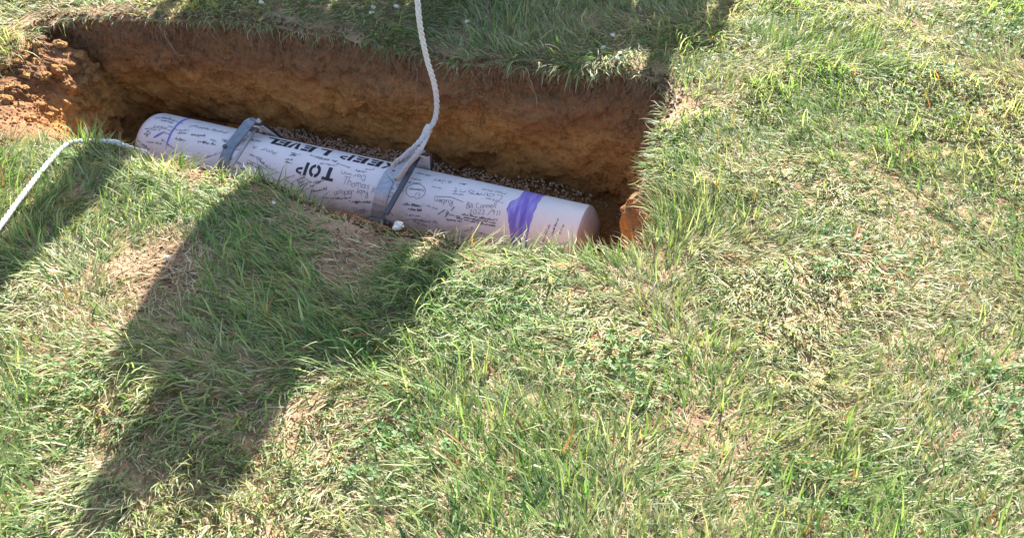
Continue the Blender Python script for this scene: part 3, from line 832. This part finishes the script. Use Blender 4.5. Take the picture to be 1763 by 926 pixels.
while made < 48:
    i = cl.choice(idx_left); row = int(NW * (.03 + .62 * cl.random() ** 1.5))
    k = cl.randrange(5); sz = cl.choice([.008, .010, .013, .017, .022]) * cl.uniform(.8, 1.2)
    if k not in first: o = protoc[k]; first[k] = 1
    else: o = protoc[k].copy(); col.objects.link(o)
    o.location = tuple(W[row, i] + np.append(-outw[i] * sz * .25, sz * .25)); o.scale = (sz, sz, sz * .9); o.rotation_euler = (cl.uniform(-.4, .4), cl.uniform(-.4, .4), cl.uniform(0, 6.28))
    tag(o, 'crumbly orange soil clod on the sloping cut face at the left end of the hole', 'soil clod', 'loose clods on the left slope')
    made += 1
for k in range(5):
    if k not in first: bpy.data.objects.remove(protoc[k])
o = lump('soil_clod', .017, (.40, 2.27, -.02), M['clay'], 140, .34); tag(o, 'orange soil clod on the right lip of the hole beside the end cap', 'soil clod')

stones = [((-.318, 2.197), .019, 'white stone on bare soil at the near rim beside the right lug'), ((-.98, 3.622), .011, 'small white stone in the far grass at the top left of the rope'),
    ((-.535, 3.56), .010, 'upper of two touching white stones in the far grass left of the rope'), ((-.537, 3.515), .010, 'lower of two touching white stones in the far grass left of the rope'),
    ((-.448, 3.585), .012, 'oval white stone in the far grass just left of the rope'), ((-.17, 3.456), .010, 'white stone in the far grass to the right of the rope'),
    ((.374, 3.365), .012, 'topmost white stone in the shaded grass behind the right corner of the hole'), ((.331, 3.274), .010, 'white stone behind the right corner, second from the top'),
    ((.386, 3.225), .010, 'white stone third from the top behind the right corner of the hole'), ((.375, 3.185), .011, 'white stone closest to the rim behind the right corner of the hole'),
    ((-.69, 2.312), .007, 'small pale stone on the near rim below the stencilled TOP'), ((-.93, 2.06), .007, 'pale flat stone on the bare sunlit patch in front')]
for k, ((x, y), sz, lb) in enumerate(stones):
    z = float(ground_z(np.array([x]), np.array([y]))[0])
    o = lump('white_stone', sz * .95, (x, y, z + sz * .45 + .006), M['stone'], 200 + k, .5, 2, .6)
    tag(o, lb, 'stone', 'white stones in the grass')
# flat wood chips on the bare patch
chips = [(-.955, 2.05, .045, .6), (-.925, 2.02, .05, -.3), (-.97, 1.99, .04, .1), (-.93, 1.97, .055, .25), (-.965, 2.11, .035, 1.2), (-.90, 2.0, .03, -.8)]
for k, (x, y, ln, rz) in enumerate(chips):
    bm = bmesh.new(); n = 6; ch = random.Random(k)
    top = [(ln * (i / n - .5), ch.uniform(.0016, .0032), .0015 + .003 * math.sin(i)) for i in range(n + 1)]
    vv = []
    for x_, w_, z_ in top: vv.append([bm.verts.new((x_, a_ * w_, z_ + b_)) for a_, b_ in ((-1, -.0012), (1, -.0012), (1, .0012), (-1, .0012))])
    for A, B in zip(vv[:-1], vv[1:]):
        for j in range(4): bm.faces.new((A[j], A[(j + 1) % 4], B[(j + 1) % 4], B[j]))
    bm.faces.new(vv[0]); bm.faces.new(vv[-1])
    o = from_bm('wood_chip', bm, M['chip'])
    o.location = (x, y, float(ground_z(np.array([x]), np.array([y]))[0]) + .008); o.rotation_euler = (ch.uniform(-.1, .1), ch.uniform(-.12, .12), rz)
    tag(o, 'dry tan wood chip lying on the bare sunlit patch in front of the hole', 'wood chip', 'wood chips on the bare patch')

# ------------------------------------------------------------------ grass
BARE = [(-.415, 2.07, .095, .16, 1.0), (-.95, 2.01, .15, .21, 1.0), (-.52, 2.27, .10, .035, .6), (-.77, 2.33, .07, .05, .6), (-.90, 2.36, .06, .05, .5), (.26, 3.53, .12, .07, .5), (-.87, 3.62, .14, .06, .6),
        (-.33, 2.19, .07, .03, .6), (.53, 2.93, .07, .05, .6), (-.97, 2.47, .09, .05, .45), (.95, 1.75, .12, .09, .6), (.35, 1.45, .16, .08, .5), (-.45, 1.5, .14, .10, .5), (1.35, 2.6, .15, .1, .5), (.75, 2.25, .08, .06, .4)]
def grass_keep(x, y):
    keep = np.ones_like(x)
    for bx, by, rx, ry, st in BARE:
        d = np.sqrt(((x - bx) / rx) ** 2 + ((y - by) / ry) ** 2) + .45 * fbm(x * 14, y * 14, seed=91, octs=3)
        keep *= 1 - st * sstep(1.25, .6, d)
    keep *= 1 - .97 * sstep(.1, .5, terrace(x, y))
    keep *= .55 + .45 * sstep(-.35, .25, fbm(x * 4.5, y * 4.5, seed=95, octs=3))
    return keep

GREENS = np.array([(.090, .185, .036), (.130, .232, .052), (.200, .292, .085), (.060, .140, .045), (.27, .345, .130)])
STRAWS = np.array([(.50, .44, .29), (.42, .35, .22), (.60, .55, .41), (.33, .25, .155)])
def blades(n, region, mode, lens, wid, seed):
    g = np.random.default_rng(seed)
    x = g.uniform(region[0], region[1], n); y = g.uniform(region[2], region[3], n)
    # tufts: pull part of the roots toward local tuft centres
    cx = np.floor(x / .045); cy = np.floor(y / .045)
    jx = (_hash(cx, cy, cx * 0, 3) + cx) * .045; jy = (_hash(cx, cy, cx * 0, 4) + cy) * .045
    pull = g.uniform(0, .75, n) * (g.random(n) < .65)
    if mode != 'straw': x = x + (jx - x) * pull; y = y + (jy - y) * pull
    rd = rim_dist(x, y)
    kp = grass_keep(x, y) if mode != 'straw' else (.55 + .45 * grass_keep(x, y)) * (1 - .9 * sstep(.1, .5, terrace(x, y)))
    ok = (rd > .002) & (g.random(n) < kp)
    x, y, rd = x[ok], y[ok], rd[ok]; n = len(x)
    cx, cy = cx[ok], cy[ok]
    z = ground_z(x, y, rd)
    # local flow of the trodden grass, shared within patches
    flow = 2 * np.pi * (fbm(x * 1.5, y * 1.5, seed=101, octs=2) * 1.1 + .5) + (_hash(cx, cy, cx * 0, 9) - .5) * 1.6
    th = flow + g.normal(0, .55, n)
    # at the rim the blades lean out over the hole
    near = np.exp(-np.clip(rd, 0, None) / .045)
    k = np.argmin((x[:, None] - rim[None, ::12, 0]) ** 2 + (y[:, None] - rim[None, ::12, 1]) ** 2, axis=1) * 12
    inw = -outw[k]
    vx = np.cos(th) * (1 - .75 * near) + inw[:, 0] * near * .9; vy = np.sin(th) * (1 - .75 * near) + inw[:, 1] * near * .9
    th = np.arctan2(vy, vx) + g.normal(0, .3, n)
    ln = g.uniform(*lens, n) * (.8 + .35 * fbm(x * 2.2, y * 2.2, seed=111, octs=2))
    # one tall lush clump by the left rope
    cl_ = np.exp(-(((x + 1.315) / .05) ** 2 + ((y - 2.66) / .06) ** 2))
    band = np.exp(-((x + 1.335) / .045) ** 2) * sstep(1.95, 2.1, y) * sstep(2.72, 2.6, y)
    ln = ln * (1 + .5 * cl_ + .25 * band) * (1 - .5 * np.exp(-(((x + .42) / .16) ** 2 + ((y - 2.20) / .08) ** 2)))
    lush = np.clip(cl_ + .6 * band, 0, 1)
    if mode == 'straw':
        e0 = g.uniform(-.02, .5, n); bend = g.uniform(.0, .5, n)
    else:
        up = .5 + .5 * fbm(x * 3.1, y * 3.1, seed=121, octs=2)
        e0 = np.clip(g.normal(.28 + .75 * up + .7 * lush, .34, n), .05, 1.5); bend = g.uniform(.25, 1.5, n)
    droop = near * g.uniform(.0, 1.0, n) * (y > 2.8)
    S = 4 if mode == 'long' else 3
    P = np.zeros((n, S + 1, 3)); P[:, 0] = np.stack([x, y, z - .006], 1)
    for s in range(S):
        e = e0 - bend * ((s + .3) / S) ** 1.2 - droop * (s + .5) / S * 1.6
        th_s = th + (g.normal(0, .12, n)) * s
        st = ln / S
        P[:, s + 1, 0] = P[:, s, 0] + np.cos(th_s) * np.cos(e) * st
        P[:, s + 1, 1] = P[:, s, 1] + np.sin(th_s) * np.cos(e) * st
        P[:, s + 1, 2] = P[:, s, 2] + np.sin(e) * st
        over = rd > .09
        P[:, s + 1, 2] = np.where(over, np.maximum(P[:, s + 1, 2], z + .003 + .004 * g.random(n)), P[:, s + 1, 2])
    w = g.uniform(*wid, n)
    side = np.stack([-np.sin(th), np.cos(th), g.normal(0, .45, n)], 1)
    side /= np.linalg.norm(side, axis=1)[:, None]
    prof = np.array([.75, 1.0, .85, .5, .0])[:S + 1] if S == 4 else np.array([.8, 1.0, .7, .0])
    nv_ = 2 * S + 1
    V = np.zeros((n, nv_, 3))
    for s in range(S):
        V[:, 2 * s] = P[:, s] + side * (w * prof[s] / 2)[:, None]
        V[:, 2 * s + 1] = P[:, s] - side * (w * prof[s] / 2)[:, None]
    V[:, 2 * S] = P[:, S]
    tri = []
    for s in range(S - 1):
        q = 2 * s
        tri += [(q, q + 1, q + 3), (q, q + 3, q + 2)]
    tri.append((2 * S - 2, 2 * S - 1, 2 * S))
    F = (np.array(tri)[None] + (np.arange(n) * nv_)[:, None, None]).reshape(-1, 3)
    # colour
    dry = .5 + .5 * fbm(x * 2.6, y * 2.6, seed=131, octs=3)
    if mode == 'straw': C = STRAWS[g.integers(0, 4, n)]
    else:
        C = GREENS[g.integers(0, 5, n)].copy()
        t = np.clip(g.normal(.27 + .9 * (dry - .5), .25, n), 0, .92) * (1 - .7 * lush)
        C = C * (1 - t)[:, None] + STRAWS[g.integers(0, 4, n)] * t[:, None] * .85
    C = C * g.uniform(.75, 1.25, n)[:, None]
    red = g.random(n) < .008
    C[red] = (.40, .16, .06)
    Cv = np.repeat(C[:, None], nv_, 1)
    Cv[:, :2] = Cv[:, :2] * .5 + np.array((.30, .24, .13)) * .5            # pale sheath at the root
    if mode != 'straw':
        tipdry = (g.random(n) < .3)[:, None]
        Cv[:, -1] = np.where(tipdry, (.48, .38, .2), Cv[:, -1])
    return V.reshape(-1, 3), F, Cv.reshape(-1, 3)
def grow(name, label, sets):
    Vs, Fs, Cs = [], [], []; b = 0
    for st in sets:
        v, f, c = blades(*st)
        Vs.append(v); Fs.append(f + b); Cs.append(c); b += len(v)
    v = np.concatenate(Vs); c = np.concatenate(Cs)
    o = mesh_np(name, v, np.concatenate(Fs), M['grass'], True)
    at = o.data.attributes.new('tint', 'FLOAT_COLOR', 'POINT')
    at.data.foreach_set('color', np.concatenate([c, np.ones((len(c), 1))], 1).astype(np.float32).ravel())
    tag(o, label, 'grass', kind='stuff')
    return o
# ---- crumbs of dry soil scattered over the bare patches
V = []; F = []; base = 0
lg = np.random.default_rng(77); pts_ = []
for bx, by, rx, ry, st in BARE:
    n_ = int(26000 * rx * ry * st)
    q = lg.uniform(0, 6.283, n_); r_ = np.sqrt(lg.random(n_)) * 1.15
    pts_.append(np.stack([bx + rx * r_ * np.cos(q), by + ry * r_ * np.sin(q)], 1))
pts_ = np.concatenate(pts_); pts_ = pts_[rim_dist(pts_[:, 0], pts_[:, 1]) > .004]; pz = ground_z(pts_[:, 0], pts_[:, 1])
for (x, y), z in zip(pts_, pz):
    pv, pf = protos[lg.integers(0, 6)]
    r_ = lg.uniform(.0012, .0035) if lg.random() < .93 else lg.uniform(.004, .007)
    q = np.array(Matrix.Rotation(lg.uniform(0, 6.3), 3, Vector(lg.uniform(-1, 1, 3)).normalized()))
    V.append(pv @ q.T * r_ + (x, y, z + r_ * .3)); F.append(pf + base); base += len(pv)
ls = mesh_np('loose_soil', np.concatenate(V), np.concatenate(F), M['ground'], False)
tag(ls, 'dry tan crumbs of soil strewn over the bare patches of the lawn', 'soil', kind='stuff')

# ---- clover and small broad-leaved weeds among the grass
def weeds():
    g = random.Random(17); V = []; F = []; C = []
    patches = [(.52, 3.30, .05), (.62, 3.05, .05), (.95, 2.05, .16), (1.45, 2.95, .2), (.25, 1.62, .13), (-.25, 1.38, .12), (1.15, 1.55, .14), (-1.05, 1.62, .10), (.62, 1.28, .10), (1.75, 3.4, .2), (-1.62, 3.62, .10), (.0, 3.55, .06)]
    spots = []
    for px, py, pr in patches:
        for k in range(int(900 * pr * pr * 2.5) + 6):
            q = g.uniform(0, 6.28); rr_ = pr * math.sqrt(g.random()); spots.append((px + rr_ * math.cos(q), py + rr_ * math.sin(q)))
    sp = np.array(spots); sp = sp[rim_dist(sp[:, 0], sp[:, 1]) > .03]; szz = ground_z(sp[:, 0], sp[:, 1])
    if True:
        for (x, y), z in zip(sp, szz):
            z = z + g.uniform(.012, .030)
            sz = g.uniform(.007, .012); rot = g.uniform(0, 6.28); tx, ty = g.uniform(-.35, .35), g.uniform(-.35, .35)
            t = g.random(); cc = (.06 + .07 * t, .15 + .09 * t, .035 + .03 * t)
            for l_ in range(3):
                a0 = rot + l_ * 2.094; ca, sa = math.cos(a0), math.sin(a0); b = len(V)
                for u_, v_ in ((0, 0), (.5, .42), (1.0, .46), (1.18, 0), (1.0, -.46), (.5, -.42)):
                    lx = (u_ * ca - v_ * sa) * sz; ly = (u_ * sa + v_ * ca) * sz
                    V.append((x + lx, y + ly, z + lx * tx + ly * ty + .0022 * u_ * u_ + abs(v_) * .003)); C.append(cc)
                F += [(b, b + 1, b + 2), (b, b + 2, b + 3), (b, b + 3, b + 4), (b, b + 4, b + 5)]
            b = len(V)
            V += [(x - .0006, y, z), (x + .0006, y, z), (x + g.uniform(-.01, .01), y + g.uniform(-.01, .01), z - .045)]; C += [cc] * 3; F.append((b, b + 1, b + 2))
    o = mesh_np('clover', V, F, M['grass'], True)
    at = o.data.attributes.new('tint', 'FLOAT_COLOR', 'POINT')
    at.data.foreach_set('color', np.concatenate([np.array(C), np.ones((len(C), 1))], 1).astype(np.float32).ravel())
    tag(o, 'small three-leaved clover growing in patches through the lawn', 'clover', kind='stuff')
weeds()
IN = (-2.3, 2.3, .95, 3.95)                # what the picture shows, with a margin
grow('grass', 'trodden green lawn grass round the hole, long blades leaning over its rim', [
    (130000, IN, 'short', (.03, .085), (.0022, .0044), 1), (85000, IN, 'long', (.065, .15), (.0026, .0050), 2), (1100, (-.32, .34, 2.02, 2.16), 'long', (.08, .14), (.0026, .0045), 8), (1800, (-1.2, -.5, 2.25, 2.56), 'long', (.08, .13), (.0026, .0045), 9), (1500, (.38, .56, 2.2, 2.75), 'long', (.08, .14), (.0026, .0045), 10),
    (7000, IN, 'short', (.045, .11), (.0055, .0085), 11), (1300, (-1.395, -1.205, 2.56, 2.69), 'long', (.07, .12), (.0035, .0055), 7),
    (16000, (-3.6, 3.6, 3.9, 5.6), 'short', (.05, .11), (.004, .008), 3), (14000, (2.2, 3.8, .2, 4.0), 'short', (.05, .11), (.004, .008), 4),
    (14000, (-3.8, -2.2, .2, 4.0), 'short', (.05, .11), (.004, .008), 5), (16000, (-2.3, 2.3, -.6, 1.0), 'short', (.05, .11), (.004, .008), 6)])
grow('dry_grass', 'dry straw coloured clippings and thatch lying between the green blades', [
    (150000, IN, 'straw', (.02, .08), (.0016, .0038), 12), (9000, (-3.6, 3.6, 3.9, 5.2), 'straw', (.03, .08), (.003, .005), 13)])

# ------------------------------------------------------------------ spectators across the hole, out of the picture: their shadows fall over it
def person(height, x, y, turn, cloth, label, reach=None):
    """one continuous skinned figure, facing the hole (-Y) before the turn"""
    J = {}; E_ = []; rad = {}
    def j(n, p, r, par=None):
        J[n] = Vector(p); rad[n] = r
        if par: E_.append((par, n))
    j('pelvis', (0, 0, .53), (.100, .070)); j('waist', (0, -.002, .61), (.094, .066), 'pelvis'); j('chest', (0, 0, .73), (.110, .072), 'waist'); j('neck0', (0, .006, .815), (.045, .040), 'chest')
    j('neck', (0, .002, .850), (.031, .031), 'neck0'); j('jaw', (0, -.010, .885), (.038, .044), 'neck'); j('head', (0, -.006, .935), (.046, .055), 'jaw'); j('crown', (0, .0, .972), (.034, .040), 'head'); j('nose', (0, -.066, .918), (.008, .010), 'jaw')
    for sd, q in ((-1, 'l'), (1, 'r')):
        j('hip' + q, (sd * .052, 0, .49), (.056, .058), 'pelvis'); j('knee' + q, (sd * .058, -.006, .285), (.036, .038), 'hip' + q); j('calf' + q, (sd * .059, .006, .20), (.034, .036), 'knee' + q); j('ank' + q, (sd * .060, .006, .045), (.023, .025), 'calf' + q)
        j('heel' + q, (sd * .060, .008, .022), (.022, .022), 'ank' + q); j('toe' + q, (sd * .070, -.095, .018), (.024, .017), 'heel' + q)
        j('sho' + q, (sd * .115, .004, .790), (.042, .040), 'chest')
        if reach and sd == 1:
            w = Vector(reach); s0 = J['sho' + q]; e = (s0 + w) / 2 + Vector((.03, .01, -.06))
        else:
            w = Vector((sd * .152, -.045, .475)); e = Vector((sd * .150, .012, .635))
        j('elb' + q, e, (.025, .025), 'sho' + q); j('wri' + q, w, (.016, .014), 'elb' + q)
        d = (w - e).normalized(); pal = w + d * .035
        j('pal' + q, pal, (.020, .012), 'wri' + q)
        for k in range(5):
            a_ = (k - 2) * .011
            fl_ = (.040, .046, .044, .036, .030)[k]
            st = pal + Vector((0, a_, 0)) + d * (.012 if k < 4 else -.012)
            m_ = st + d * fl_ * .55 + Vector((-.006 * sd, -.018 if k == 4 else 0, 0)); t_ = m_ + d * fl_ * .4 + Vector((-.014 * sd, 0, .004))
            j('f%d%s' % (k, q), st, (.0055, .0055), 'pal' + q); j('g%d%s' % (k, q), m_, (.0050, .0050), 'f%d%s' % (k, q)); j('h%d%s' % (k, q), t_, (.0042, .0042), 'g%d%s' % (k, q))
    names = list(J); ix = {n: i for i, n in enumerate(names)}
    me = bpy.data.meshes.new('person_skeleton')
    me.from_pydata([J[n] * height for n in names], [(ix[a_], ix[b_]) for a_, b_ in E_], [])
    ob = bpy.data.objects.new('person_skeleton', me); col.objects.link(ob)
    md = ob.modifiers.new('skin', 'SKIN'); md.use_smooth_shade = True
    for i, n in enumerate(names):
        sv_ = me.skin_vertices[0].data[i]; sv_.radius = (rad[n][0] * height, rad[n][1] * height); sv_.use_root = n == 'pelvis'
    sb = ob.modifiers.new('sub', 'SUBSURF'); sb.levels = 2; sb.render_levels = 2
    dg = bpy.context.evaluated_depsgraph_get(); ev = ob.evaluated_get(dg)
    nm = bpy.data.meshes.new_from_object(ev)
    bpy.data.objects.remove(ob)
    p = bpy.data.objects.new('person', nm); col.objects.link(p)
    nm.materials.clear()
    for m_ in cloth: nm.materials.append(m_)                    # skin, hair, shirt, trousers, shoes
    for f in nm.polygons:
        c = f.center / height
        if c.z > .86: k = 1 if (c.z > .962 or (c.y > -.025 and c.z > .93) or (c.y > .008 and c.z > .87)) else 0
        elif c.z > .835: k = 0
        elif c.z < .05: k = 4
        elif abs(c.x) < .128 and c.z < .55: k = 3
        elif abs(c.x) > .126 and (c.z < .62 or c.y < -.12): k = 0
        else: k = 2
        f.material_index = k; f.use_smooth = True
    p.location = (x, y, float(ground_z(np.array([x]), np.array([y]))[0]) + .002); p.rotation_euler = (0, 0, turn)
    tag(p, label, 'person', 'spectators beyond the hole')
    return p
skin = m_plain('skin', (.50, .31, .22), .5, var=.08); hair = m_plain('hair', (.05, .03, .02), .5, var=.3); shoe = m_plain('shoe', (.05, .05, .06), .5)
navy = m_plain('navy_cloth', (.03, .04, .10), .8); khaki = m_plain('khaki_cloth', (.34, .27, .17), .8); whitec = m_plain('white_cloth', (.70, .70, .70), .8, var=.05); redc = m_plain('red_cloth', (.40, .05, .05), .8); bluec = m_plain('blue_cloth', (.10, .22, .42), .8); greyc = m_plain('grey_cloth', (.20, .20, .21), .8)
for h_, x_, y_, tn, sh_, tr_, lb, rc in [
    (1.74, -.17, 3.93, .15, whitec, navy, 'tall person in white shirt and navy trousers holding the rope, beyond the hole', True),
    (1.74, .03, 3.98, -.2, bluec, khaki, 'person in blue shirt and khaki trousers standing right of the rope holder', None),
    (1.80, -.04, 4.14, .05, greyc, greyc, 'tall person in grey standing behind the rope holder and the person in blue', None),
    (1.40, -.90, 3.95, 1.45, greyc, navy, 'person in grey top standing sideways at the left of the rope holder', None),
    (1.38, -.80, 5.0, .1, redc, navy, 'child in red shirt and navy trousers at the left end of the back row', None),
    (1.40, -.50, 5.06, -.1, bluec, greyc, 'child in blue shirt and grey trousers, second from the left in the back row', None),
    (1.36, -.20, 4.98, .1, greyc, navy, 'child in grey shirt and navy trousers, third from the left in the back row', None),
    (1.40, .10, 5.05, 0, whitec, greyc, 'child in white shirt and grey trousers in the middle of the back row', None),
    (1.38, .40, 4.98, 0, redc, greyc, 'child in red shirt and grey trousers, third from the right in the back row', None),
    (1.37, .68, 5.04, .1, whitec, khaki, 'child in white shirt and khaki trousers, second from the right in the back row', None),
    (1.32, .98, 5.0, -.15, bluec, khaki, 'child in blue shirt and khaki trousers at the right end of the back row', None)]:
    reach = None
    if rc:
        v_ = Matrix.Rotation(-tn, 3, 'Z') @ (Vector(HAND) - Vector((x_, y_, 0)) + Vector((.02, .07, .0))) / h_
        reach = v_
    person(h_, x_, y_, tn, [skin, hair, sh_, tr_, shoe], lb, reach)
